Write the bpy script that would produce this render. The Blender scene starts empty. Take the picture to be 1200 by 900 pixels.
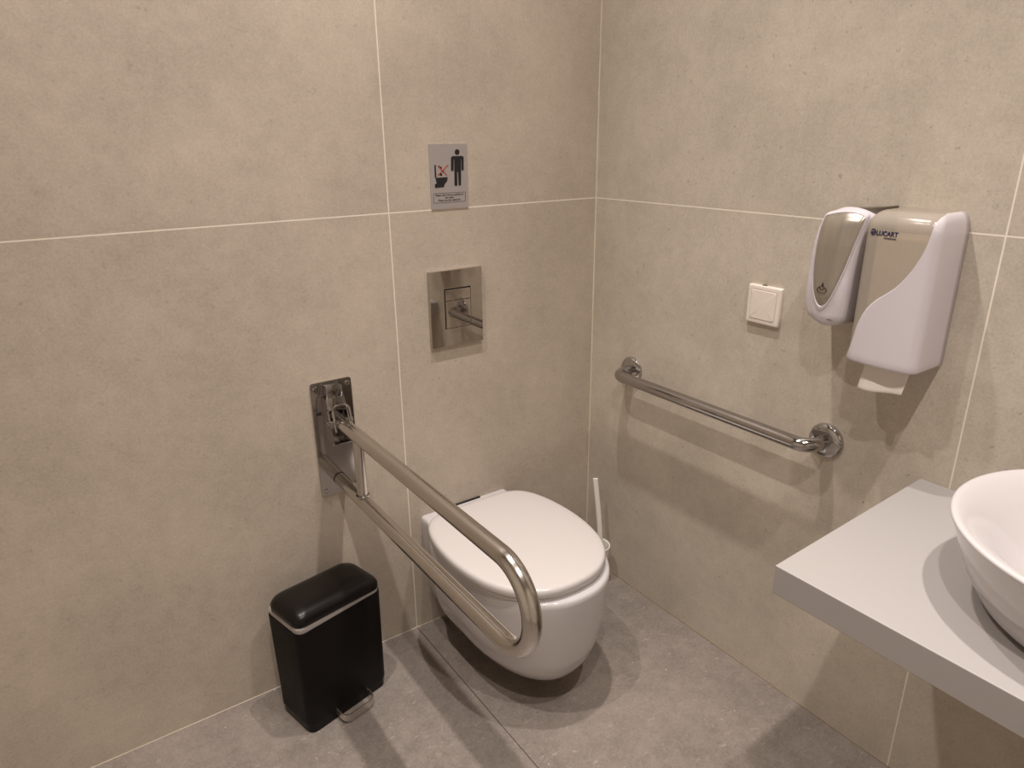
import bpy, bmesh, math
from mathutils import Vector, Matrix
C = bpy.context.scene.collection
PI = math.pi

# ---------------------------------------------------------------- materials
def new_mat(name):
    m = bpy.data.materials.new(name); m.use_nodes = True
    nt = m.node_tree; b = nt.nodes['Principled BSDF']
    return m, nt, b
def srgb(r, g, b):
    f = lambda c: (c/255/12.92) if c/255 <= .04045 else ((c/255+.055)/1.055)**2.4
    return (f(r), f(g), f(b), 1)
def N(nt, t, **kw):
    n = nt.nodes.new(t)
    for k, v in kw.items():
        if k in n.inputs: n.inputs[k].default_value = v
        else: setattr(n, k, v)
    return n
def math_n(nt, op, a, b=None, c=None):
    n = nt.nodes.new('ShaderNodeMath'); n.operation = op
    for i, v in enumerate((a, b, c)):
        if v is None: continue
        if isinstance(v, (int, float)): n.inputs[i].default_value = v
        else: nt.links.new(v, n.inputs[i])
    return n.outputs[0]
def mixc(nt, fac, a, b):
    n = nt.nodes.new('ShaderNodeMix'); n.data_type = 'RGBA'
    for s, v in ((n.inputs[0], fac), (n.inputs[6], a), (n.inputs[7], b)):
        if isinstance(v, (int, float, tuple)): s.default_value = v
        else: nt.links.new(v, s)
    return n.outputs[2]
def ramp(nt, src, p0, p1):
    n = nt.nodes.new('ShaderNodeMapRange'); n.inputs[1].default_value = p0; n.inputs[2].default_value = p1
    n.interpolation_type = 'SMOOTHSTEP'
    nt.links.new(src, n.inputs[0]); return n.outputs[0]

def simple(name, col, rough=.4, metal=0., noise=.04, nscale=40., bump=0., coat=0., **kw):
    """procedural material: colour with a faint surface variation in tone and gloss"""
    m, nt, b = new_mat(name)
    tc = N(nt, 'ShaderNodeTexCoord')
    nz = N(nt, 'ShaderNodeTexNoise', Scale=nscale, Detail=4.)
    nt.links.new(tc.outputs['Object'], nz.inputs['Vector'])
    c2 = tuple(c*(1-noise) for c in col[:3])+(1,)
    nt.links.new(mixc(nt, nz.outputs[0], c2, col), b.inputs['Base Color'])
    r = math_n(nt, 'MULTIPLY_ADD', nz.outputs[0], rough*.25, rough*.875)
    nt.links.new(r, b.inputs['Roughness'])
    b.inputs['Metallic'].default_value = metal
    b.inputs['Coat Weight'].default_value = coat
    for k, v in kw.items(): b.inputs[k.replace('_', ' ')].default_value = v
    if bump:
        bp = N(nt, 'ShaderNodeBump', Strength=bump, Distance=.001)
        nt.links.new(nz.outputs[0], bp.inputs['Height']); nt.links.new(bp.outputs[0], b.inputs['Normal'])
    return m

def tile(name, ca, cb, cspot, joints, grout, rough, seed, gw=.0016, spot_amt=.7, pale_veins=0., speckle=0.):
    """large-format stone-look tile. joints: list of (axis, position)"""
    m, nt, b = new_mat(name); L = nt.links.new
    tc = N(nt, 'ShaderNodeTexCoord')
    mp = N(nt, 'ShaderNodeMapping'); mp.inputs['Location'].default_value = (seed, seed*1.7, seed*.6)
    L(tc.outputs['Object'], mp.inputs['Vector'])
    n1 = N(nt, 'ShaderNodeTexNoise', Scale=3.2, Detail=6., Roughness=.62); L(mp.outputs[0], n1.inputs['Vector'])
    n2 = N(nt, 'ShaderNodeTexNoise', Scale=26., Detail=10., Roughness=.8); L(mp.outputs[0], n2.inputs['Vector'])
    n3 = N(nt, 'ShaderNodeTexNoise', Scale=170., Detail=6., Roughness=.85); L(mp.outputs[0], n3.inputs['Vector'])
    f = math_n(nt, 'ADD', math_n(nt, 'MULTIPLY', ramp(nt, n1.outputs[0], .3, .7), .36),
               math_n(nt, 'ADD', math_n(nt, 'MULTIPLY', ramp(nt, n2.outputs[0], .34, .66), .26),
                      math_n(nt, 'MULTIPLY', ramp(nt, n3.outputs[0], .34, .66), .38)))
    col = mixc(nt, f, ca, cb)
    # small irregular dark pits, sparse, clustered by a coarse noise
    vo = N(nt, 'ShaderNodeTexVoronoi', Scale=44.); vo.inputs['Randomness'].default_value = 1.
    nd = N(nt, 'ShaderNodeTexNoise', Scale=60., Detail=2.); L(mp.outputs[0], nd.inputs['Vector'])
    va = N(nt, 'ShaderNodeVectorMath', operation='MULTIPLY_ADD'); L(nd.outputs['Color'], va.inputs[0])
    va.inputs[1].default_value = (.02, .02, .02); L(mp.outputs[0], va.inputs[2]); L(va.outputs[0], vo.inputs['Vector'])
    pit = ramp(nt, vo.outputs['Distance'], .11, .04)
    sp = N(nt, 'ShaderNodeSeparateColor'); L(vo.outputs['Color'], sp.inputs[0])
    pit = math_n(nt, 'MULTIPLY', pit, ramp(nt, sp.outputs[0], .78, .96))
    pit = math_n(nt, 'MULTIPLY', pit, ramp(nt, n2.outputs[0], .42, .62))
    col = mixc(nt, math_n(nt, 'MULTIPLY', pit, spot_amt), col, cspot)
    n5 = N(nt, 'ShaderNodeTexNoise', Scale=75., Detail=3., Roughness=.6); L(mp.outputs[0], n5.inputs['Vector'])
    col = mixc(nt, math_n(nt, 'MULTIPLY', ramp(nt, n5.outputs[0], .62, .74), .35*spot_amt), col, cspot)
    if pale_veins:
        mv = N(nt, 'ShaderNodeMapping'); mv.inputs['Rotation'].default_value = (0, 0, .9); mv.inputs['Scale'].default_value = (1., 2.6, 1.)
        L(mp.outputs[0], mv.inputs['Vector'])
        nv2 = N(nt, 'ShaderNodeTexNoise', Scale=22., Detail=6., Roughness=.72, Distortion=.6); L(mv.outputs[0], nv2.inputs['Vector'])
        v = ramp(nt, nv2.outputs[0], .58, .70)
        col = mixc(nt, math_n(nt, 'MULTIPLY', v, pale_veins), col, tuple(min(1, c*1.7) for c in cb[:3])+(1,))
    if speckle:
        v3 = N(nt, 'ShaderNodeTexVoronoi', Scale=55.); L(mp.outputs[0], v3.inputs['Vector'])
        s3 = N(nt, 'ShaderNodeSeparateColor'); L(v3.outputs['Color'], s3.inputs[0])
        q = math_n(nt, 'MULTIPLY', ramp(nt, v3.outputs['Distance'], .1, .05), ramp(nt, s3.outputs[1], .86, .93))
        col = mixc(nt, math_n(nt, 'MULTIPLY', q, speckle), col, srgb(235, 228, 215))
    sx = N(nt, 'ShaderNodeSeparateXYZ'); L(tc.outputs['Object'], sx.inputs[0])
    g = None
    for ax, pos in joints:
        d = math_n(nt, 'ABSOLUTE', math_n(nt, 'SUBTRACT', sx.outputs[ax], pos))
        k = ramp(nt, d, gw*1.15, gw*.75)
        g = k if g is None else math_n(nt, 'MAXIMUM', g, k)
    col = mixc(nt, g, col, mixc(nt, n2.outputs[0], tuple(c*.8 for c in grout[:3])+(1,), grout))
    L(col, b.inputs['Base Color'])
    r = math_n(nt, 'MULTIPLY_ADD', n2.outputs[0], .18, rough-.09)
    L(math_n(nt, 'ADD', r, math_n(nt, 'MULTIPLY', g, .3)), b.inputs['Roughness'])
    h = math_n(nt, 'ADD', math_n(nt, 'MULTIPLY', n3.outputs[0], .35), n2.outputs[0])
    h = math_n(nt, 'SUBTRACT', h, math_n(nt, 'MULTIPLY', pit, .8))
    h = math_n(nt, 'SUBTRACT', h, math_n(nt, 'MULTIPLY', g, 1.5))
    bp = N(nt, 'ShaderNodeBump', Strength=.22, Distance=.0012); L(h, bp.inputs['Height']); L(bp.outputs[0], b.inputs['Normal'])
    return m

H, XJ, YJ = 1.2, .655, 1.058
WA, WB = srgb(162, 151, 138), srgb(201, 188, 172)
GROUT = srgb(238, 228, 212)
wj = [(2, H), (2, 2.4)]
M = {}
M['tile_back'] = tile('tile_back', WA, WB, srgb(120, 108, 92), wj+[(0, -XJ), (0, -XJ-1.2), (0, 0.)], GROUT, .5, 3.1)
M['tile_right'] = tile('tile_right', srgb(166, 157, 143), srgb(206, 195, 180), srgb(95, 86, 72), wj+[(1, -YJ), (1, -YJ-1.2)], GROUT, .5, 8.4, spot_amt=.95)
M['tile_plain'] = tile('tile_plain', WA, WB, srgb(120, 108, 92), wj+[(0, -1.), (1, -1.3)], GROUT, .5, 5.)
M['tile_floor'] = tile('tile_floor', srgb(103, 95, 89), srgb(154, 143, 134), srgb(90, 82, 74), [(0, -XJ), (1, -1.2)], srgb(70, 62, 55), .42, 11.2,
                       gw=.0013, spot_amt=.5, pale_veins=.35, speckle=.8)
M['ceiling'] = simple('ceiling_paint', srgb(225, 220, 212), .8)
M['paint'] = simple('wall_paint', srgb(222, 214, 202), .7)
M['ceramic'] = simple('glazed_ceramic', srgb(196, 191, 191), .1, noise=.01, coat=.3)
M['seat'] = simple('seat_plastic', srgb(198, 192, 189), .2, noise=.01)
M['chrome'] = simple('chrome', srgb(190, 188, 188), .05, 1., noise=.02)
M['pedal'] = simple('pedal_chrome', srgb(215, 208, 200), .28, 1., noise=.05)
M['mirror'] = simple('chrome_plate', srgb(196, 190, 184), .035, 1., noise=.01)
M['steel'] = simple('satin_steel', srgb(202, 197, 191), .17, 1., noise=.05, nscale=90)
M['polsteel'] = simple('polished_steel', srgb(180, 177, 176), .1, 1., noise=.03)
M['brushed'] = simple('brushed_aluminium', srgb(186, 180, 180), .42, .6, noise=.06, nscale=200)
M['black'] = simple('black_gap', srgb(14, 12, 11), .6)
M['ink'] = simple('black_ink', srgb(22, 20, 24), .5)
M['red'] = simple('red_ink', srgb(168, 70, 50), .5)
M['navy'] = simple('navy_ink', srgb(30, 36, 72), .45)
M['binblack'] = simple('black_satin_plastic', srgb(17, 13, 12), .30, noise=.1, Specular_IOR_Level=.25)
M['binmetal'] = simple('black_coated_metal', srgb(18, 14, 13), .5, noise=.1, Specular_IOR_Level=.14)
M['liner'] = simple('grey_white_liner', srgb(176, 172, 170), .3, noise=.12)
M['whiteplastic'] = simple('white_plastic', srgb(202, 195, 200), .22, noise=.01, coat=.2)
M['switch'] = simple('ivory_plastic', srgb(222, 212, 201), .3, noise=.01)
M['counter'] = simple('solid_surface', srgb(165, 160, 157), .42, noise=.015, nscale=300)
M['paper'] = simple('soft_paper', srgb(236, 228, 218), .9, noise=.05, bump=.4)
M['brush'] = simple('brush_plastic', srgb(226, 221, 212), .3, noise=.02)
M['bristle'] = simple('bristle', srgb(60, 56, 52), .8)
M['greytop'] = simple('dark_grey_plastic', srgb(88, 78, 66), .35)
M['silver'] = simple('silvery_window', srgb(172, 163, 150), .24, .55, noise=.22, nscale=14)
_nt = M['silver'].node_tree; _tx = [n for n in _nt.nodes if n.type == 'TEX_NOISE'][0]; _tc = [n for n in _nt.nodes if n.type == 'TEX_COORD'][0]
_mp = _nt.nodes.new('ShaderNodeMapping'); _mp.inputs['Scale'].default_value = (1., 9., .5)
_nt.links.new(_tc.outputs['Object'], _mp.inputs['Vector']); _nt.links.new(_mp.outputs[0], _tx.inputs['Vector'])

def smoke():
    m, nt, b = new_mat('smoky_translucent_plastic')
    b.inputs['Base Color'].default_value = srgb(184, 174, 161)
    b.inputs['Roughness'].default_value = .22
    tr = N(nt, 'ShaderNodeBsdfTransparent'); tr.inputs[0].default_value = srgb(225, 214, 198)
    nz = N(nt, 'ShaderNodeTexNoise', Scale=18.)
    mx = N(nt, 'ShaderNodeMixShader')
    nt.links.new(math_n(nt, 'MULTIPLY_ADD', nz.outputs[0], .06, .60), mx.inputs[0])
    nt.links.new(tr.outputs[0], mx.inputs[1]); nt.links.new(b.outputs[0], mx.inputs[2])
    nt.links.new(mx.outputs[0], nt.nodes['Material Output'].inputs[0])
    return m
M['smoke'] = smoke()

# ---------------------------------------------------------------- objects
def link(name, me, mat, parent=None, smooth=True, angle=35):
    o = bpy.data.objects.new(name, me); C.objects.link(o)
    if mat: me.materials.append(M[mat] if isinstance(mat, str) else mat)
    if smooth:
        for p in me.polygons: p.use_smooth = True
        me.set_sharp_from_angle(angle=math.radians(angle))
    if parent:
        o.parent = parent
        if parent.type == 'EMPTY': o.matrix_parent_inverse = Matrix.Translation(-parent.location)
    return o
def wn(o):
    m = o.modifiers.new('normals', 'WEIGHTED_NORMAL'); m.keep_sharp = True; m.weight = 100; return o
def mesh(vs, fs):
    me = bpy.data.meshes.new('mesh'); me.from_pydata([tuple(v) for v in vs], [], fs)
    bm = bmesh.new(); bm.from_mesh(me); bmesh.ops.remove_doubles(bm, verts=bm.verts, dist=1e-6)
    bmesh.ops.recalc_face_normals(bm, faces=bm.faces); bm.to_mesh(me); bm.free(); return me
def root(name, loc, label, cat, group=None):
    o = bpy.data.objects.new(name, None); C.objects.link(o); o.location = loc
    o.empty_display_size = .05; o['label'] = label; o['category'] = cat
    if group: o['group'] = group
    return o
def sub(o, parent):              # make o (world-space mesh) a sub-part of a part
    o.parent = parent; return o
def tag(o, label, cat): o['label'] = label; o['category'] = cat; return o
def struct(o): o['kind'] = 'structure'; return o

def loft(rings, cap0=True, cap1=True, closed=True):
    n = len(rings[0]); vs = [v for r in rings for v in r]; fs = []
    for i in range(len(rings)-1):
        for j in range(n if closed else n-1):
            k = (j+1) % n
            fs.append((i*n+j, i*n+k, (i+1)*n+k, (i+1)*n+j))
    if cap0: fs.append(tuple(range(n))[::-1])
    if cap1: fs.append(tuple((len(rings)-1)*n+j for j in range(n)))
    return vs, fs
def merge(*parts):
    V, F = [], []
    for vs, fs in parts:
        k = len(V); V += [tuple(v) for v in vs]; F += [tuple(i+k for i in f) for f in fs]
    return V, F
def fillet(pts, r, n=10):
    pts = [Vector(p) for p in pts]; out = [pts[0]]
    for a, b, c in zip(pts, pts[1:], pts[2:]):
        u, w = (a-b).normalized(), (c-b).normalized()
        ang = u.angle(w); d = r/math.tan(ang/2); p0, p1 = b+u*d, b+w*d
        cen = b+(u+w).normalized()*(r/math.sin(ang/2))
        e0, e1 = p0-cen, p1-cen; th = e0.angle(e1)
        for i in range(n+1):
            t = i/n; out.append(cen+(e0*math.sin((1-t)*th)+e1*math.sin(t*th))/math.sin(th))
    out.append(pts[-1]); return out
def tube(path, r, seg=24, cap=True, prof=None):
    path = [Vector(p) for p in path]; rings = []; nrm = None
    for i, p in enumerate(path):
        t = (path[min(i+1, len(path)-1)]-path[max(i-1, 0)]).normalized()
        if nrm is None:
            nrm = t.orthogonal().normalized()
            if prof: nrm = (Vector((0, 0, 1))-t*t.z).normalized()
        nrm = (nrm-t*nrm.dot(t)).normalized(); bn = t.cross(nrm)
        if prof: rings.append([p+nrm*a+bn*b for a, b in prof])
        else:
            rr = r[i] if isinstance(r, (list, tuple)) else r
            rings.append([p+(nrm*math.cos(2*PI*k/seg)+bn*math.sin(2*PI*k/seg))*rr for k in range(seg)])
    return loft(rings, cap, cap)
def lathe(prof, cen, seg=64, axis='z', cap0=True, cap1=True):
    rings = []
    for r, h in prof:
        ring = []
        for k in range(seg):
            a = 2*PI*k/seg; c, s = r*math.cos(a), r*math.sin(a)
            ring.append(Vector(cen)+Vector({'z': (c, s, h), 'x': (-h, c, s), 'y': (c, -h, s)}[axis]))
        rings.append(ring)
    return loft(rings, cap0, cap1)
def rbox(x0, x1, y0, y1, z0, z1, bev=.002, seg=3):
    bm = bmesh.new(); bmesh.ops.create_cube(bm, size=1)
    for v in bm.verts:
        v.co = ((x0+x1)/2+v.co.x*(x1-x0), (y0+y1)/2+v.co.y*(y1-y0), (z0+z1)/2+v.co.z*(z1-z0))
    if bev: bmesh.ops.bevel(bm, geom=list(bm.edges), offset=bev, segments=seg, profile=.5, affect='EDGES')
    vs = [v.co.copy() for v in bm.verts]; fs = [tuple(v.index for v in f.verts) for f in bm.faces]
    bm.verts.index_update(); fs = [tuple(v.index for v in f.verts) for f in bm.faces]
    bm.free(); return vs, fs
def xf(vf, mat): return [mat@Vector(v) for v in vf[0]], vf[1]
def prism(poly, to3, t0, t1):
    """extrude 2-D polygon; to3(u, v, t)"""
    n = len(poly); vs = [to3(u, v, t0) for u, v in poly]+[to3(u, v, t1) for u, v in poly]
    fs = [tuple(range(n))[::-1], tuple(range(n, 2*n))]+[(i, (i+1) % n, n+(i+1) % n, n+i) for i in range(n)]
    return vs, fs
def circ(cx, cy, r, n=24, ry=None): return [(cx+r*math.cos(2*PI*k/n), cy+(ry or r)*math.sin(2*PI*k/n)) for k in range(n)]
def text(name, s, size, mtx, mat, parent, sx=1., bold=0., depth=.0002, spacing=1., align='CENTER'):
    cu = bpy.data.curves.new('lettering', 'FONT'); cu.body = s; cu.size = size; cu.extrude = depth; cu.offset = bold
    cu.space_character = spacing; cu.align_x = align; cu.align_y = 'CENTER'; cu.space_line = .95
    to = bpy.data.objects.new('lettering', cu); C.objects.link(to)
    bpy.context.view_layer.update()
    dg = bpy.context.evaluated_depsgraph_get()
    me = bpy.data.meshes.new_from_object(to.evaluated_get(dg)); me = me.copy()
    bpy.data.objects.remove(to); me.materials.clear()
    me.transform(mtx@Matrix.Diagonal((sx, 1, 1, 1)))
    return link(name, me, mat, parent, smooth=False)
def spline(pts, n):
    """Catmull-Rom through 2-D points"""
    out = []; P = [pts[0]]+list(pts)+[pts[-1]]
    for i in range(1, len(P)-2):
        for k in range(n):
            t = k/n; q = []
            for d in range(len(P[0])):
                a, b, c, e = P[i-1][d], P[i][d], P[i+1][d], P[i+2][d]
                q.append(.5*(2*b+(c-a)*t+(2*a-5*b+4*c-e)*t*t+(3*b-a-3*c+e)*t**3))
            out.append(tuple(q))
    out.append(tuple(pts[-1])); return out
def lerp_tab(tab, x):
    if x <= tab[0][0]: return tab[0][1]
    for (a, va), (b, vb) in zip(tab, tab[1:]):
        if x <= b: return va+(vb-va)*(x-a)/(b-a)
    return tab[-1][1]

# ---------------------------------------------------------------- the room
XL, YF, ZC, T = -2.15, -2.35, 2.7, .12
def slab(name, a, mat): return struct(link(name, mesh(*rbox(*a, bev=0)), mat, smooth=False))
slab('floor', (XL-T, T, YF-T, T, -T, 0), 'tile_floor')
slab('ceiling', (XL-T, T, YF-T, T, ZC, ZC+T), 'ceiling')
slab('wall_back', (XL-T, T, 0, T, 0, ZC), 'tile_back')
slab('wall_right', (0, T, YF-T, 0, 0, ZC), 'tile_right')
slab('wall_left', (XL-T, XL, YF-T, 0, 0, ZC), 'paint')
slab('wall_front', (XL, 0, YF-T, YF, 0, ZC), 'paint')
# sealant beads in the corner and where the walls meet the floor
def bead(name, p0, p1, r, mat):
    return struct(link(name, mesh(*tube([p0, p1], r, 8)), mat))
M['bead'] = simple('pale_sealant', srgb(226, 214, 192), .5, noise=.35, nscale=9)
M['bead2'] = simple('aged_sealant', srgb(150, 128, 100), .6, noise=.6, nscale=14)
bead('trim_1', (-.0005, -.0005, 0), (-.0005, -.0005, ZC), .0026, 'bead')
bead('trim_2', (XL, -.0003, .0003), (0, -.0003, .0003), .0010, 'bead')
bead('trim_3', (-.0003, YF, .0003), (-.0003, 0, .0003), .0016, 'bead2')

# ---------------------------------------------------------------- toilet
def outline(hw, cx, z, sc=1., push=0., ymin=None, yref=-.28):
    """closed outline from half-width table (y, half width) front to back"""
    right = [(cx+w*sc, yref+(y-yref)*sc-push*0) for y, w in hw]
    left = [(2*cx-x, y) for x, y in reversed(right)]
    return [Vector((x, y, z)) for x, y in right+left[1:]]
tc_x = -.487
lid_tab = spline([(-.062, .0), (-.062, .06), (-.064, .105), (-.078, .142), (-.11, .168), (-.16, .185), (-.22, .194), (-.29, .1955), (-.36, .187),
                  (-.42, .169), (-.47, .138), (-.505, .096), (-.523, .05), (-.528, 0)], 6)
def lid_ring(z, inset): 
    pts = []
    cy = -.30
    for y, w in lid_tab:
        k = 1-inset/.2
        pts.append((w*k, cy+(y-cy)*(1-inset/.235)))
    right = [Vector((tc_x+w, y, z)) for w, y in pts]
    left = [Vector((tc_x-w, y, z)) for w, y in reversed(pts)]
    return right+left[1:-1]
toilet = root('toilet', (tc_x, -.27, 0), 'white wall-hung ceramic toilet with its lid closed', 'toilet')
ZR = .362
# body rings from the bottom up
def body_ring(z, a, b, L, cx):
    right = []; y0 = -.27*(L/.545); n1, n2 = 16, 28
    for i in range(n1):
        y = y0*i/n1; t = min(1, max(0, (-y-.03)/(-y0*.45))); s = t*t*(3-2*t)
        right.append((a+(b-a)*s, y))
    e = 2.25
    for i in range(n2+1):
        th = (PI/2)*i/n2
        right.append((b*max(0, math.cos(th))**(2/e), y0-(L+y0)*max(0, math.sin(th))**(2/e)))
    R = [Vector((cx+x, y, z)) for x, y in right]; Lf = [Vector((cx-x, y, z)) for x, y in reversed(right)]
    return R+Lf[1:]
body = [(.060, .096, .070, .41), (.062, .100, .080, .43), (.066, .106, .099, .450), (.076, .114, .120, .472), (.095, .122, .138, .490), (.13, .130, .159, .510), (.17, .134, .172, .521), (.21, .137, .1795, .529),
        (.26, .140, .1835, .537), (.31, .142, .187, .542), (.345, .143, .189, .545), (.356, .142, .188, .5445), (.361, .139, .185, .541), (ZR, .134, .180, .536)]
rings = [body_ring(z, a, b, L, -.477) for z, a, b, L in body]
link('bowl', mesh(*loft(rings)), 'ceramic', toilet, angle=50)
seat_r = [lid_ring(z, i) for z, i in ((ZR+.0005, .008), (ZR+.001, .0055), (ZR+.008, .0045), (ZR+.0095, .007))]
link('seat', mesh(*loft(seat_r)), 'seat', toilet, angle=50)
lid_r = [lid_ring(z, i) for z, i in ((ZR+.0105, .005), (ZR+.0115, .0015), (ZR+.015, .0), (ZR+.024, .0), (ZR+.029, .0012), (ZR+.0325, .004), (ZR+.0345, .0085), (ZR+.0358, .02), (ZR+.0366, .06), (ZR+.0369, .12))]
link('lid', mesh(*loft(lid_r)), 'seat', toilet, angle=50)
for x in (-.565, -.41):
    link('hinge', mesh(*rbox(x-.02, x+.02, -.062, -.036, ZR-.001, ZR+.016, .004)), 'seat', toilet)
link('wall_gasket', mesh(*rbox(-.513, -.425, -.006, .0, ZR-.002, ZR+.0035, .001)), 'black', toilet)
for sx in (-1, 1):   # side fixing cap
    link('fixing_cap', mesh(*lathe([(0, .0), (.008, .0), (.007, .003), (0, .003)], (-.477+sx*.1362, -.02, .2), 20, 'x')), 'seat', toilet)

# ---------------------------------------------------------------- toilet brush
tb = root('toilet_brush', (-.066, -.150, 0), 'white toilet brush with a tall flat handle standing in its holder in the corner', 'toilet brush')
hx, hy = -.078, -.139
link('holder', mesh(*lathe([(0, 0), (.031, 0), (.033, .004), (.036, .07), (.041, .136), (.0435, .1385), (.0425, .141), (.039, .1395), (.037, .134), (.033, .05), (0, .045)], (hx, hy, 0), 48)), 'brush', tb)
hp = [Vector((hx+.013, hy-.004, .09)), Vector((hx+.0125, hy+.003, .2)), Vector((hx+.008, hy+.022, .345)), Vector((hx+.008, hy+.025, .362))]
hprof = lambda a, b: [(a*math.cos(2*PI*k/20), b*math.sin(2*PI*k/20)) for k in range(20)]
rr = []
for i, p in enumerate(spline([tuple(p) for p in hp], 8)):
    p = Vector(p); k = i/24; w = .0082 if k < .93 else .0082*math.sqrt(max(.02, 1-((k-.93)/.07)**2))
    rr.append([p+Vector((w*.86*math.cos(2*PI*j/20)+.0042*.5*math.sin(2*PI*j/20), -w*.5*math.cos(2*PI*j/20)+.0042*.86*math.sin(2*PI*j/20), 0)) for j in range(20)])
link('handle', mesh(*loft(rr)), 'brush', tb)
link('bristles', mesh(*lathe([(0, .05), (.022, .052), (.026, .075), (.026, .10), (.018, .118), (0, .12)], (hx+.003, hy+.003, 0), 36)), 'bristle', tb)

# ---------------------------------------------------------------- fold-down rail
XR = -.842
fr = root('fold_down_grab_rail', (XR, 0, .665), 'fold-down stainless steel grab rail hinged on a wall plate beside the toilet', 'grab rail')
# plate with rounded corners
def rrect(x0, x1, z0, z1, r, n=6):
    out = []
    for cx, cz, a in ((x1-r, z1-r, 0), (x0+r, z1-r, 90), (x0+r, z0+r, 180), (x1-r, z0+r, 270)):
        for i in range(n+1):
            t = math.radians(a+90*i/n); out.append((cx+r*math.cos(t), cz+r*math.sin(t)))
    return out
onback = lambda u, v, t: Vector((u, -t, v))
link('wall_plate', mesh(*prism(rrect(-.893, -.790, .514, .816, .007), onback, .0, .005)), 'polsteel', fr, angle=30)
for x, z in ((-.882, .803), (-.801, .803), (-.880, .527), (-.802, .527)):
    s = link('screw', mesh(*lathe([(0, .005), (.0062, .005), (.0058, .008), (.004, .0095), (.0024, .0095), (.0024, .007), (0, .007)], (x, 0, z), 20, 'y')), 'chrome', fr)
# side cheeks of the hinge
def cheek(x):
    poly = [(.004, .782), (.018, .780), (.034, .752), (.056, .676), (.055, .669), (.004, .668)]   # (depth, z)
    return prism(poly, lambda d, z, t: Vector((t, -d, z)), x-.0015, x+.0015)
hk = mesh(*merge(cheek(XR-.024), cheek(XR+.024), rbox(XR-.0255, XR+.0255, -.055, -.005, .667, .6695, .0006),
                 rbox(XR-.0255, XR+.0255, -.0065, -.0045, .668, .782, .0006)))
link('hinge_bracket', hk, 'polsteel', fr, angle=25)
link('pivot_pin', mesh(*tube([(XR-.033, -.044, .722), (XR+.033, -.044, .722)], .005, 16)), 'chrome', fr)
# catch that holds the rail when folded up
ct = merge(prism([(.005, .772), (.020, .774), (.026, .790), (.024, .806), (.005, .808)], lambda d, z, t: Vector((t, -d, z)), XR-.020, XR-.017),
           prism([(.005, .772), (.020, .774), (.026, .790), (.024, .806), (.005, .808)], lambda d, z, t: Vector((t, -d, z)), XR+.017, XR+.020),
           rbox(XR-.020, XR+.020, -.0075, -.005, .772, .808, .0005))
link('catch_hook', mesh(*ct), 'polsteel', fr, angle=25)
# wire locking loop
lp = fillet([(XR-.021, -.072, .708), (XR-.021, -.056, .768), (XR+.021, -.056, .768), (XR+.021, -.072, .708)], .014, 6)
link('locking_loop', mesh(*tube(lp, .0023, 10)), 'chrome', fr)
ZU, ZL, YB = .722, .551, -.7445
R_ = (ZU-ZL)/2
path = [(XR, -.012, ZU)]+[(XR, -.012-(-YB-.012)*i/14, ZU) for i in range(1, 14)]
path += [(XR, YB-R_*math.sin(PI*i/30), (ZU+ZL)/2+R_*math.cos(PI*i/30)) for i in range(31)]
path += [(XR, YB-(YB+.008)*i/14, ZL) for i in range(1, 15)]
link('rail_tube', mesh(*tube(path, .0168, 36)), 'steel', fr)
link('brace_tube', mesh(*tube([(XR, -.150, ZU-.010), (XR, -.150, ZL+.010)], .0125, 28)), 'steel', fr)
link('weld_collar', mesh(*lathe([(.0135, -.002), (.0165, -.001), (.0165, .002), (.0135, .003)], (XR, -.150, ZL+.0165), 28, cap0=False, cap1=False)), 'chrome', fr)

# ---------------------------------------------------------------- wall grab bar
gb = root('wall_grab_bar', (0, -.49, .72), 'straight chrome grab bar fixed low on the right wall between two round flanges', 'grab bar')
pth = fillet([(-.002, -.176, .722), (-.068, -.196, .722), (-.068, -.790, .722), (-.002, -.800, .722)], .035, 12)
pth = fillet([(-.004, -.180, .722), (-.067, -.180, .722), (-.067, -.797, .722), (-.004, -.797, .722)], .034, 12)
link('bar_tube', mesh(*tube(pth, .016, 32)), 'polsteel', gb)
for y in (-.180, -.797):
    link('wall_flange', mesh(*lathe([(0, 0), (.0405, 0), (.0405, .004), (.038, .0085), (.033, .0115), (.024, .0125), (.0165, .013), (.0165, .0145), (0, .0145)], (0, y, .722), 48, 'x')), 'chrome', gb)

# ---------------------------------------------------------------- flush plate
fp = root('flush_plate', (-.483, 0, .947), 'mirror-polished rectangular flush plate on the wall above the toilet', 'flush plate')
fx0, fx1, fz0, fz1 = -.562, -.4045, .845, 1.047
bx0, bx1, bz0, bz1, bzm = -.520, -.440, .893, .999, .967
# frame: plate with a rectangular opening
def frame(x0, x1, z0, z1, a0, a1, c0, c1, t0, t1):
    o = [(x0, z0), (x1, z0), (x1, z1), (x0, z1)]; i = [(a0, c0), (a1, c0), (a1, c1), (a0, c1)]
    vs = [onback(u, v, t) for t in (t0, t1) for u, v in o+i]; fs = []
    for k in range(4):
        j = (k+1) % 4
        fs += [(k, j, 4+j, 4+k), (8+k, 8+j, 12+j, 12+k), (k, j, 8+j, 8+k), (4+k, 4+j, 12+j, 12+k)]
    return vs, fs
pl = link('cover_plate', mesh(*frame(fx0, fx1, fz0, fz1, bx0, bx1, bz0, bz1, .0, .011)), 'mirror', fp, smooth=False)
bv = pl.modifiers.new('bevel', 'BEVEL'); bv.width = .0008; bv.segments = 2
link('recess', mesh(*rbox(bx0+.0002, bx1-.0002, -.004, -.0005, bz0+.0002, bz1-.0002, 0)), 'black', fp, smooth=False)
wn(link('flush_button', mesh(*rbox(bx0+.003, bx1-.0012, -.0115, -.0042, bzm+.0007, bz1-.003, .0006)), 'mirror', fp, angle=80))
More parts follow.
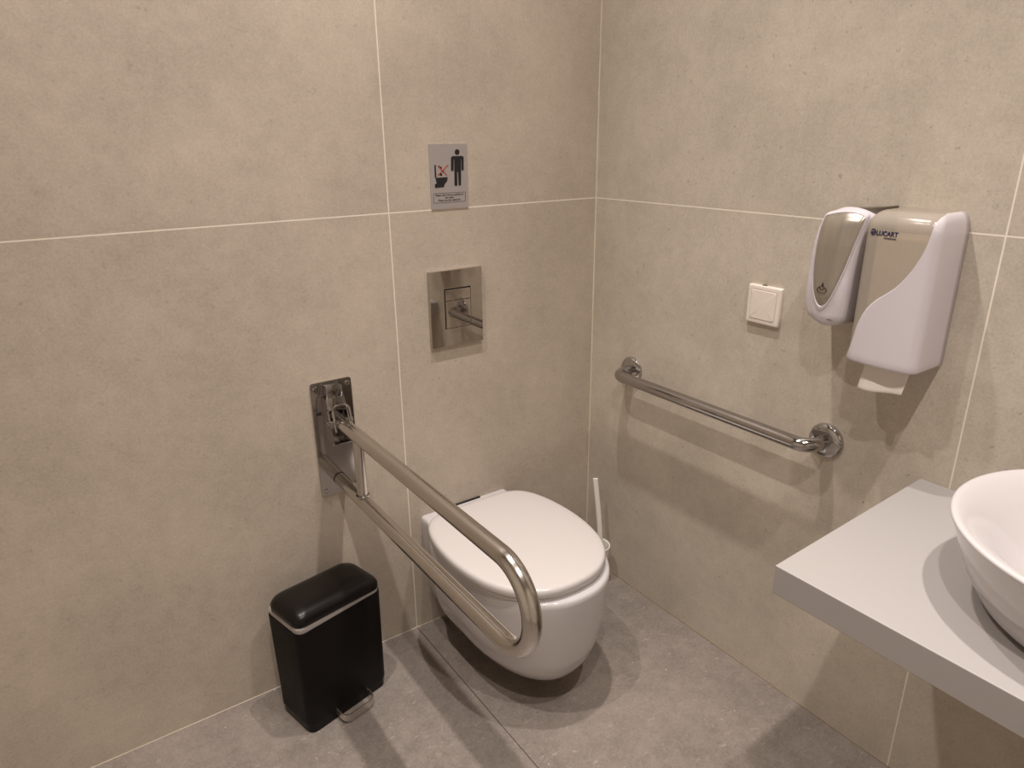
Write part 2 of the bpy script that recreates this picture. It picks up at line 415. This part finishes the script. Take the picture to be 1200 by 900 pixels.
wn(link('flush_button', mesh(*rbox(bx0+.003, bx1-.0012, -.0115, -.0042, bz0+.0012, bzm-.0007, .0006)), 'mirror', fp, angle=80))

# ---------------------------------------------------------------- sign
SX0, SX1, SZ0, SZ1 = -.540, -.4335, 1.2005, 1.354
sg = root('toilet_sign', (-.487, 0, 1.277), 'small brushed metal sign with a standing man and a crossed-out toilet pictogram', 'sign')
link('sign_plate', mesh(*prism(rrect(SX0, SX1, SZ0, SZ1, .001, 2), onback, 0, .0022)), 'brushed', sg, smooth=False)
def sp(px, py): return (SX0+(px-200-(py-170)*.045)*.2675e-3, SZ1-(py-170)*.2225e-3)
T0, T1 = .0020, .0026
def spr(pts, t1=T1): return prism([sp(*p) for p in pts], onback, T0, t1)
def sdisc(px, py, r, t1=T1):
    u, v = sp(px, py); return prism(circ(u, v, r*.245e-3), onback, T0, t1)
man = [(445, 300), (555, 300), (568, 318), (570, 450), (557, 462), (546, 450), (543, 335), (540, 335), (543, 612), (530, 622), (517, 612), (508, 470), (500, 470), (504, 612), (488, 622),
       (472, 612), (466, 335), (462, 335), (461, 450), (447, 462), (434, 450), (431, 318)]
link('man_pictogram', mesh(*merge(spr(man), sdisc(497, 259, 28))), 'ink', sg, smooth=False)
bowl = [(273, 522), (397, 520), (396, 550), (388, 572), (368, 592), (358, 626), (266, 630), (262, 592), (284, 580), (274, 556)]
link('toilet_pictogram', mesh(*merge(spr([(258, 388), (272, 385), (280, 524), (264, 524)]), spr(bowl))), 'ink', sg, smooth=False)
link('litter_pictogram', mesh(*merge(sdisc(326, 420, 11), sdisc(350, 457, 12), sdisc(328, 491, 14), spr([(300, 398), (304, 393), (330, 418), (326, 424)]))), 'ink', sg, smooth=False)
link('cross_mark', mesh(*merge(spr([(290, 398), (296, 392), (392, 498), (386, 504)], .0029), spr([(400, 385), (406, 391), (296, 502), (290, 496)], .0030))), 'red', sg, smooth=False)
def bar2(a, b, w=3):
    (x0, y0), (x1, y1) = a, b; dx, dy = x1-x0, y1-y0; l = math.hypot(dx, dy); nx, ny = -dy/l*w/2, dx/l*w/2
    return [(x0+nx, y0+ny), (x1+nx, y1+ny), (x1-nx, y1-ny), (x0-nx, y0-ny)]
cs = [(250, 690), (592, 690), (592, 792), (250, 792)]
link('text_frame', mesh(*merge(*[spr(bar2(cs[i], cs[(i+1) % 4])) for i in range(4)])), 'ink', sg, smooth=False)
RB = Matrix(((1, 0, 0, 0), (0, 0, -1, 0), (0, 1, 0, 0), (0, 0, 0, 1)))     # text plane facing -y
u, v = sp(421, 741)
text('lettering', "Please don't throw anything in\nthe toilet.\nPlease use the waste bin.", .0065, Matrix.Translation((u, -.0023, v+.0002))@RB, 'ink', sg, bold=.00008)

# ---------------------------------------------------------------- switch
RR = Matrix(((0, 0, -1, 0), (-1, 0, 0, 0), (0, 1, 0, 0), (0, 0, 0, 1)))    # text plane facing -x
sw = root('light_switch', (0, -.601, .995), 'square ivory-white light switch on the right wall beside the soap dispenser', 'switch')
def onright(u, v, t): return Vector((-t, u, v))
def plate_rings(y0, y1, z0, z1, prof, r=.003):
    rings = []
    for ins, t in prof: rings.append([onright(a, b, t) for a, b in rrect(y0+ins, y1-ins, z0+ins, z1-ins, r, 4)])
    return loft(rings)
link('switch_frame', mesh(*plate_rings(-.6455, -.5565, .9495, 1.0395, [(0, 0), (0, .007), (.002, .0095), (.008, .0108), (.010, .0104), (.0105, .0095)])), 'switch', sw, angle=25)
link('rocker', mesh(*plate_rings(-.6345, -.5675, .9605, 1.0285, [(0, .005), (0, .0110), (.0012, .0118), (.030, .0124)], .002)), 'switch', sw, angle=25)
link('release_tab', mesh(*rbox(-.006, -.001, -.602, -.591, 1.0395, 1.0415, .0005)), 'greytop', sw)

# ---------------------------------------------------------------- soap + tissue dispensers
def cross(yl, yr, D, r, z, nf=22, nc=8, ns=5, bulge=0., d0=0.):
    """open path from the wall on the +y side round the front to the wall on the -y side"""
    out = [(-(d0+(D-r-d0)*i/ns), yl) for i in range(ns)]
    for i in range(nc+1):
        a = PI/2*i/nc; out.append((-(D-r+r*math.sin(a)), yl-r+r*math.cos(a)))
    for i in range(1, nf):
        t = i/nf; out.append((-(D+bulge*4*t*(1-t)), (yl-r)+(yr+r-(yl-r))*t))
    for i in range(nc+1):
        a = PI/2*i/nc; out.append((-(D-r+r*math.cos(a)), yr+r-r*math.sin(a)))
    out += [(-(D-r-(D-r-d0)*i/ns), yr) for i in range(1, ns+1)]
    return [Vector((x, y, z)) for x, y in out]
NF, NC, NS = 22, 8, 5
PZ0, PZ1, PYL, PYR, PD = .950, 1.236, -.866, -.998, .108
td = root('tissue_dispenser', (0, -.93, PZ0), 'tall white tissue dispenser with a smoky see-through upper front and a sweeping white cover', 'tissue dispenser')
def d_inset(z, rt=.030, rb=.006):
    if z > PZ1-rt: k = z-(PZ1-rt); return rt-math.sqrt(max(0, rt*rt-k*k))
    if z < PZ0+rb: k = PZ0+rb-z; return (rb-math.sqrt(max(0, rb*rb-k*k)))
    return 0.
def disp_ring(z, off=0.):
    e = d_inset(z)-off
    top = z > PZ1-.03
    ey = e*.55 if top else e
    return cross(PYL-max(ey, -9), PYR+ey, PD-(e if top else e), .020, z, bulge=.004)
zs = [PZ0+.0006*i for i in (0, 2, 5, 10)]+[PZ0+.006+(PZ1-.03-PZ0-.006)*i/22 for i in range(1, 23)]+[PZ1-.03+.03*math.sin(PI/2*i/8) for i in range(1, 9)]
rings = [disp_ring(z) for z in zs]
vs, fs = loft(rings, False, False, closed=False); n = len(rings[0])
fs.append(tuple((len(rings)-1)*n+j for j in range(n)))
link('smoky_cover', mesh(vs, fs), 'smoke', td, angle=40)
link('back_housing', mesh(*rbox(-.012, -.0005, PYR+.006, PYL-.006, PZ0+.004, PZ1-.006, .003)), 'whiteplastic', td)
S = [(.950, -.866), (.988, -.8765), (1.024, -.883), (1.057, -.896), (1.080, -.915), (1.103, -.942), (1.133, -.963), (1.168, -.978), (1.200, -.9855), (1.236, -.988)]
Ssm = [(a, b) for a, b in spline(S, 6)]
def white_row(z):
    base = disp_ring(z, .0022)
    ys = lerp_tab(Ssm, z)
    # front part resampled from ys to the right corner
    fr_ = [p for p in base[NS:NS+NC+1+NF-1+NC+1]]
    def pt_at(y):
        for a, b in zip(fr_, fr_[1:]):
            if b.y <= y <= a.y and a.y != b.y:
                t = (a.y-y)/(a.y-b.y); return a.lerp(b, t)
        return fr_[0].copy() if y > fr_[0].y else fr_[-1].copy()
    yend = PYR+.020+.004
    ye = max(min(ys, fr_[0].y-.0001), fr_[-1].y+.0001)
    row = []
    k = 18; yc = base[NS+NC+NF].y
    for i in range(k+1): row.append(pt_at(ye+(min(yc, ye-.0005)-ye)*i/k))
    row += [base[j] if base[j].y < row[k].y+.0001 else row[k].copy() for j in range(NS+NC+NF+1, len(base))]
    return row
rows = [white_row(z) for z in zs]
vs, fs = loft(rows, False, False, closed=False); n = len(rows[0])
fs.append(tuple((len(rows)-1)*n+j for j in range(n)))
ws = link('white_cover', mesh(vs, fs), 'whiteplastic', td, angle=50)
so = ws.modifiers.new('thickness', 'SOLIDIFY'); so.thickness = .0026; so.offset = -1
bp_ = [Vector((p.x, p.y, PZ0+.0015)) for p in disp_ring(PZ0+.006, -.003)]
link('bottom_panel', mesh([p for p in bp_]+[p+Vector((0, 0, .003)) for p in bp_], [tuple(range(len(bp_))), tuple(range(len(bp_), 2*len(bp_)))[::-1]]+[(i, (i+1) % len(bp_), len(bp_)+(i+1) % len(bp_), len(bp_)+i) for i in range(len(bp_))]), 'whiteplastic', td, smooth=False)
link('lock_dot', mesh(*lathe([(0, 0), (.0016, 0), (.001, .0006), (0, .0006)], (-(PD+.0045), -.958, .987), 14, 'x')), M['seat'], td)
# printed mark and lettering, laid onto the curved front
def disp_x(y, z):
    q = disp_ring(min(z, PZ1-.031))[NS:NS+2*NC+NF+1]
    for a, b in zip(q, q[1:]):
        if b.y <= y <= a.y and a.y > b.y: return a.x+(b.x-a.x)*(a.y-y)/(a.y-b.y)
    return q[0].x
def conform(o):
    x0 = max(v.co.x for v in o.data.vertices)
    for v in o.data.vertices: v.co.x = disp_x(v.co.y, v.co.z)-.0003+(v.co.x-x0)*.6
    return o
lx = -(PD+.0040)
LM = lambda y, z, x=lx: Matrix.Translation((x, y, z))@RR
ring = prism([(-.8865+.0062*math.cos(a), 1.1985+.0056*math.sin(a)) for a in [PI*(-.85)+i*PI*1.72/20 for i in range(21)]]+
             [(-.8870+.0038*math.cos(a), 1.1985+.0032*math.sin(a)) for a in [PI*(-.85)+(20-i)*PI*1.72/20 for i in range(21)]], onright, -lx-.0004, -lx+.0004)
ring = prism([(-.8850-.0056*math.cos(a), 1.1990+.0058*math.sin(a)) for a in [PI*(-.80)+i*PI*1.65/20 for i in range(21)]]+
             [(-.8847-.0036*math.cos(a), 1.1990+.0036*math.sin(a)) for a in [PI*(-.80)+(20-i)*PI*1.65/20 for i in range(21)]], onright, -lx-.0004, -lx+.0004)
conform(link('round_mark', mesh(*merge(ring, prism([(-.8785, 1.1985), (-.8870, 1.2005), (-.8880, 1.1980), (-.8815, 1.1960)], onright, -lx-.0004, -lx+.0004))), 'navy', td, smooth=False))
conform(text('brand_lettering', 'LUCART', .0118, LM(-.9118, 1.1975), 'navy', td, sx=.92, bold=.0004))
conform(text('small_lettering', 'PROFESSIONAL', .0036, LM(-.9190, 1.1900), 'navy', td, sx=.95, bold=.0001))
# sheet of tissue hanging out of the bottom
def sheet(u, v):
    y = -.893-.086*u; z = .968-.072*v-.004*math.sin(PI*u)*v*.8+.010*u*v
    x = -.070-.022*v**1.3-.004*math.sin(2.2*PI*u)*v
    return Vector((x, y, z))
nu, nv = 20, 14
gv = [sheet(i/nu, j/nv) for j in range(nv+1) for i in range(nu+1)]
gf = [(j*(nu+1)+i, j*(nu+1)+i+1, (j+1)*(nu+1)+i+1, (j+1)*(nu+1)+i) for j in range(nv) for i in range(nu)]
ps = link('paper_tissue', mesh(gv, gf), 'paper'); so = ps.modifiers.new('thickness', 'SOLIDIFY'); so.thickness = .0012
tag(ps, 'white paper tissue hanging out of the bottom of the dispenser', 'tissue')
# stack of tissues behind the smoky cover
st = link('tissue_stack', mesh(*rbox(-.088, -.016, -.985, -.882, .974, 1.19, .004)), 'paper')
tag(st, 'stack of white tissues seen dimly through the smoky front of the dispenser', 'tissue stack')

sd = root('soap_dispenser', (0, -.805, 1.0), 'narrow white soap dispenser with a silvery pointed window, left of the tissue dispenser', 'soap dispenser')
SZ = (1.006, 1.236)
def soap_half(z):
    t = (z-SZ[0])/(SZ[1]-SZ[0])
    yl = lerp_tab([(0, -.775), (.05, -.765), (.15, -.759), (.3, -.7575), (.6, -.7585), (.8, -.763), (.9, -.767), (1, -.774)], t)
    yr = lerp_tab([(0, -.842), (.05, -.845), (.2, -.8475), (.5, -.851), (.8, -.857), (1, -.861)], t)
    D = lerp_tab([(0, .092), (.04, .099), (.3, .104), (.7, .102), (.85, .097), (.93, .090), (.98, .078), (1, .066)], t)
    return yl, yr, D
def soap_ring(z, off=0.):
    yl, yr, D = soap_half(z); row = cross(yl+off, yr-off, D+off, .014, z, bulge=.005)
    t = (z-SZ[0])/(SZ[1]-SZ[0]); k = .013*max(0, (t-.80)/.20)**1.5-.007*max(0, (.12-t)/.12)
    yc, hw = (yl+yr)/2, (yl-yr)/2
    return [Vector((p.x, p.y, z-k*min(1, abs((p.y-yc)/hw))**2.2)) for p in row]
zs2 = [SZ[0]+(SZ[1]-SZ[0])*t for t in (0, .02, .05, .1, .15, .2, .3, .4, .5, .6, .7, .78, .85, .9, .94, .97, .99, 1)]
rings = [soap_ring(z) for z in zs2]; n = len(rings[0])
vs, fs = loft(rings, True, True, closed=False); fs += []
link('shell', mesh(vs, fs), 'whiteplastic', sd, angle=40)
hh = [Vector((0, -.775, 0)), Vector((-.050, -.785, 0)), Vector((-.055, -.866, 0)), Vector((0, -.868, 0))]
link('rear_housing', mesh([v+Vector((0, 0, 1.012)) for v in hh]+[v+Vector((0, 0, 1.2375+(v.y+.866)*-.11)) for v in hh], [(0, 1, 2, 3)[::-1], (4, 5, 6, 7), (0, 1, 5, 4), (1, 2, 6, 5), (2, 3, 7, 6), (3, 0, 4, 7)]), 'greytop', sd, smooth=False)
win = [(-.779, 1.219), (-.792, 1.2235), (-.814, 1.2275), (-.836, 1.2270), (-.853, 1.222), (-.8555, 1.214), (-.853, 1.195), (-.846, 1.158), (-.837, 1.120), (-.826, 1.082), (-.816, 1.058), (-.807, 1.046),
       (-.799, 1.044), (-.790, 1.053), (-.782, 1.072), (-.776, 1.100), (-.7735, 1.135), (-.7735, 1.175), (-.775, 1.205), (-.7765, 1.215)]
wp = spline(win+[win[0]], 4)[:-1]
def soap_x(y, z):
    r = soap_ring(min(max(z, SZ[0]), SZ[1]))[NS:NS+2*NC+NF+1]
    for a, b in zip(r, r[1:]):
        if b.y <= y <= a.y and a.y > b.y: return a.x+(b.x-a.x)*(a.y-y)/(a.y-b.y)
    return r[0].x
wcy, wcz = -.812, 1.15
def win_rings(spec):
    out = []
    for k, off in spec:
        out.append([Vector((soap_x(wcy+(y-wcy)*k, wcz+(z-wcz)*k)-off, wcy+(y-wcy)*k, wcz+(z-wcz)*k)) for y, z in wp])
    return out
def sc(k): return k
link('window_bezel', mesh(*loft(win_rings([(1.07, 0.), (1.06, .0016), (1.0, .0022), (.985, .0005)]), False, False)), 'whiteplastic', sd, angle=40)
link('window', mesh(*loft(win_rings([(.995, .0004), (.97, .0012), (.8, .0016), (.6, .0018), (.4, .0018), (.2, .0018), (.05, .0018)]), False, True)), 'silver', sd, angle=40)
def soapring(y, z, ry, rz, w, gap=0.):
    vs_, n_ = [], 28
    a0, a1 = gap, 2*PI-gap
    for i in range(n_+1):
        a = a0+(a1-a0)*i/n_+PI/2
        for k in (1, 1-w/ry):
            yy, zz = y+ry*k*math.cos(a), z+rz*k*math.sin(a); vs_.append(Vector((soap_x(yy, zz)-.0024, yy, zz)))
    fs_ = [(2*i, 2*i+1, 2*i+3, 2*i+2) for i in range(n_)]
    return vs_, fs_
ic = merge(soapring(-.8015, 1.0775, .0108, .0064, .0014, .5), soapring(-.8010, 1.0820, .0056, .0042, .0013, .7),
           (lambda v: ([Vector((soap_x(a, b)-.0026, a, b)) for a, b in v], [tuple(range(len(v)))]))([(-.8022, 1.0935)]+circ(-.8022, 1.0865, .0023, 10)[1:5][::-1]+circ(-.8022, 1.0865, .0023, 10)[5:][::-1]))
il = link('hand_and_drop_icon', mesh(*ic), 'ink', sd, smooth=False)
so = il.modifiers.new('thickness', 'SOLIDIFY'); so.thickness = .0005
text('small_lettering', 'IDENTITY', .0034, Matrix.Translation((soap_x(-.821, 1.020)-.0006, -.821, 1.0195))@RR, 'ink', sd, sx=1.1)

# ---------------------------------------------------------------- worktop + basin
wv, wf = rbox(-.494, 0, -2.05, -1.003, .662, .714, .0018)
wv = [Vector((v.x, v.y-(.016*-v.x/.494 if v.y > -1.5 else 0), v.z)) for v in wv]      # the free end is cut slightly out of square
ctp = wn(link('washbasin_worktop', mesh(wv, wf), 'counter', angle=80))
tag(ctp, 'thick pale grey wall-mounted worktop under the basin', 'worktop')
BX, BY, BZ = -.240, -1.402, .714
bs = root('washbasin', (BX, BY, BZ), 'round white ceramic bowl basin standing on the pale grey worktop', 'washbasin')
prof = [(0, .0), (.158, .0), (.166, .002), (.173, .007), (.181, .016), (.192, .034), (.2015, .052), (.2045, .055), (.212, .074), (.221, .098), (.2285, .118), (.2325, .128), (.2345, .132), (.2345, .1345), (.2325, .1365), (.229, .137),
        (.222, .1345), (.212, .129), (.198, .119), (.178, .101), (.155, .078), (.128, .058), (.095, .044), (.06, .036), (.032, .033), (.0, .032)]
link('bowl', mesh(*lathe(prof, (BX, BY, BZ), 128)), 'ceramic', bs, angle=60)
link('drain_cap', mesh(*lathe([(0, .031), (.030, .032), (.032, .035), (.026, .038), (0, .039)], (BX, BY, BZ), 40)), 'chrome', bs)

# ---------------------------------------------------------------- pedal bin
ang = math.radians(13.5)
BIN = Matrix.Translation((-.951, -.1200, 0))@Matrix.Rotation(ang, 4, 'Z')
bn = root('pedal_bin', (-.957, -.1215, 0), 'slim black pedal bin with a domed lid standing on the floor by the wall', 'bin')
W, Dp = .236, .130
def bring(z, w, d, r, rf, n=7, tilt=0.):
    """rounded rectangle, front (-y) corners radius rf, rear radius r"""
    out = []
    for cx, cy, a, q in ((w/2-r, d/2-r, 0, r), (-w/2+r, d/2-r, 90, r), (-w/2+rf, -d/2+rf, 180, rf), (w/2-rf, -d/2+rf, 270, rf)):
        for i in range(n+1):
            t = math.radians(a+90*i/n); x, y = cx+q*math.cos(t), cy+q*math.sin(t)
            out.append(BIN@Vector((x, y, z+tilt*(-x+w/2))))
    return out
link('base', mesh(*loft([bring(z, w, d, .012, .02) for z, w, d in ((0, W-.010, Dp-.010), (.0015, W-.006, Dp-.006), (.030, W-.004, Dp-.004))])), 'binblack', bn, angle=30)
br = [bring(.024, W-.003, Dp-.003, .012, .02), bring(.027, W, Dp, .012, .021), bring(.15, W+.002, Dp+.003, .012, .021), bring(.2935, W+.005, Dp+.007, .012, .021), bring(.296, W+.004, Dp+.006, .012, .02), bring(.296, W-.008, Dp-.006, .01, .018), bring(.2, W-.008, Dp-.006, .01, .018)]
link('body', mesh(*loft(br)), 'binmetal', bn, angle=30)
link('inner_bucket', mesh(*loft([bring(.21, W-.012, Dp-.010, .01, .018), bring(.2915, W-.009, Dp-.007, .01, .018), bring(.2965, W+.000, Dp+.002, .012, .020), bring(.308, W+.003, Dp+.005, .012, .021), bring(.3125, W-.001, Dp+.001, .011, .019), bring(.3125, W-.016, Dp-.014, .01, .016), bring(.22, W-.018, Dp-.016, .01, .016)])), 'liner', bn, angle=30)
lr = []
for z, ins in ((.3125, .006), (.3120, .001), (.315, -.0022), (.326, -.0022), (.335, .002), (.342, .009), (.347, .018), (.350, .031), (.3515, .047)):
    lr.append(bring(z-.0095, W+.002-2*ins, Dp+.004-2*ins, max(.006, .034-ins*.3), max(.005, .026-ins*.3), tilt=.042))
link('lid', mesh(*loft(lr)), 'binblack', bn, angle=50)
# pedal: bent strap
pp = fillet([(-.042, -Dp/2+.006, .022), (-.042, -Dp/2-.036, .018), (.050, -Dp/2-.036, .018), (.050, -Dp/2+.006, .022)], .018, 8)
strap = [(-.0095, -.0012), (.0095, -.0012), (.0095, .0012), (-.0095, .0012)]
pd = tube([BIN@p for p in pp], 0, prof=strap)
pdo = link('pedal', mesh(*pd), 'pedal', bn, angle=40)

# ---------------------------------------------------------------- small pieces belong to the part that carries them
def nest(rt, owner, kids):
    base = lambda o: o.name.split('.')[0]
    own = [c for c in rt.children if base(c) == owner][0]
    for c in list(rt.children):
        if base(c) in kids: c.parent = own; c.matrix_parent_inverse = Matrix.Identity(4)
nest(fr, 'wall_plate', ('screw',))
nest(fr, 'hinge_bracket', ('pivot_pin', 'locking_loop'))
nest(fr, 'brace_tube', ('weld_collar',))
nest(sg, 'sign_plate', ('man_pictogram', 'toilet_pictogram', 'litter_pictogram', 'cross_mark', 'text_frame', 'lettering'))
nest(td, 'smoky_cover', ('round_mark', 'brand_lettering', 'small_lettering'))
nest(td, 'white_cover', ('lock_dot',))
nest(sd, 'window', ('hand_and_drop_icon',))
nest(sd, 'shell', ('window_bezel', 'small_lettering'))
nest(sw, 'switch_frame', ('release_tab',))
nest(toilet, 'lid', ('hinge',))
nest(toilet, 'bowl', ('fixing_cap', 'wall_gasket'))

# ---------------------------------------------------------------- lights: four ceiling downlights
def down(x, y, e, sz=.05):
    l = bpy.data.lights.new('downlight', 'AREA'); l.shape = 'DISK'; l.size = sz; l.energy = e; l.color = (1, .925, .875); l.spread = math.radians(104)
    o = bpy.data.objects.new('downlight', l); C.objects.link(o); o.location = (x, y, ZC-.002)
for x, y, e in ((-.53, -.5, 8.3), (-1.24, -.5, 8.3), (-.53, -1.5, 9), (-1.24, -1.5, 9)): down(x, y, e)
w = bpy.data.worlds.new('world'); bpy.context.scene.world = w; w.use_nodes = True
w.node_tree.nodes['Background'].inputs[0].default_value = (.05, .045, .04, 1); w.node_tree.nodes['Background'].inputs[1].default_value = .2

# ---------------------------------------------------------------- camera
yaw, pitch, roll = 6.03917317e-01, -3.42357453e-01, -1.11370524e-02
f = Vector((math.sin(yaw)*math.cos(pitch), math.cos(yaw)*math.cos(pitch), math.sin(pitch)))
r = f.cross(Vector((0, 0, 1))).normalized(); u = r.cross(f)
r2 = r*math.cos(roll)+u*math.sin(roll); u2 = -r*math.sin(roll)+u*math.cos(roll)
cam = bpy.data.cameras.new('camera'); co = bpy.data.objects.new('camera', cam); C.objects.link(co)
m3 = Matrix((r2, u2, -f)).transposed().to_4x4(); m3.translation = (-1.38572235, -1.56938033, 1.37103870); co.matrix_world = m3
cam.sensor_width = 36; cam.lens = 816.528976/1200*36; cam.clip_start = .02
sc_ = bpy.context.scene; sc_.camera = co
vs_ = sc_.view_settings; vs_.view_transform = 'Standard'; vs_.look = 'None'; vs_.gamma = 1; vs_.use_curve_mapping = False; vs_.exposure = 0.
sc_.display_settings.display_device = 'sRGB'
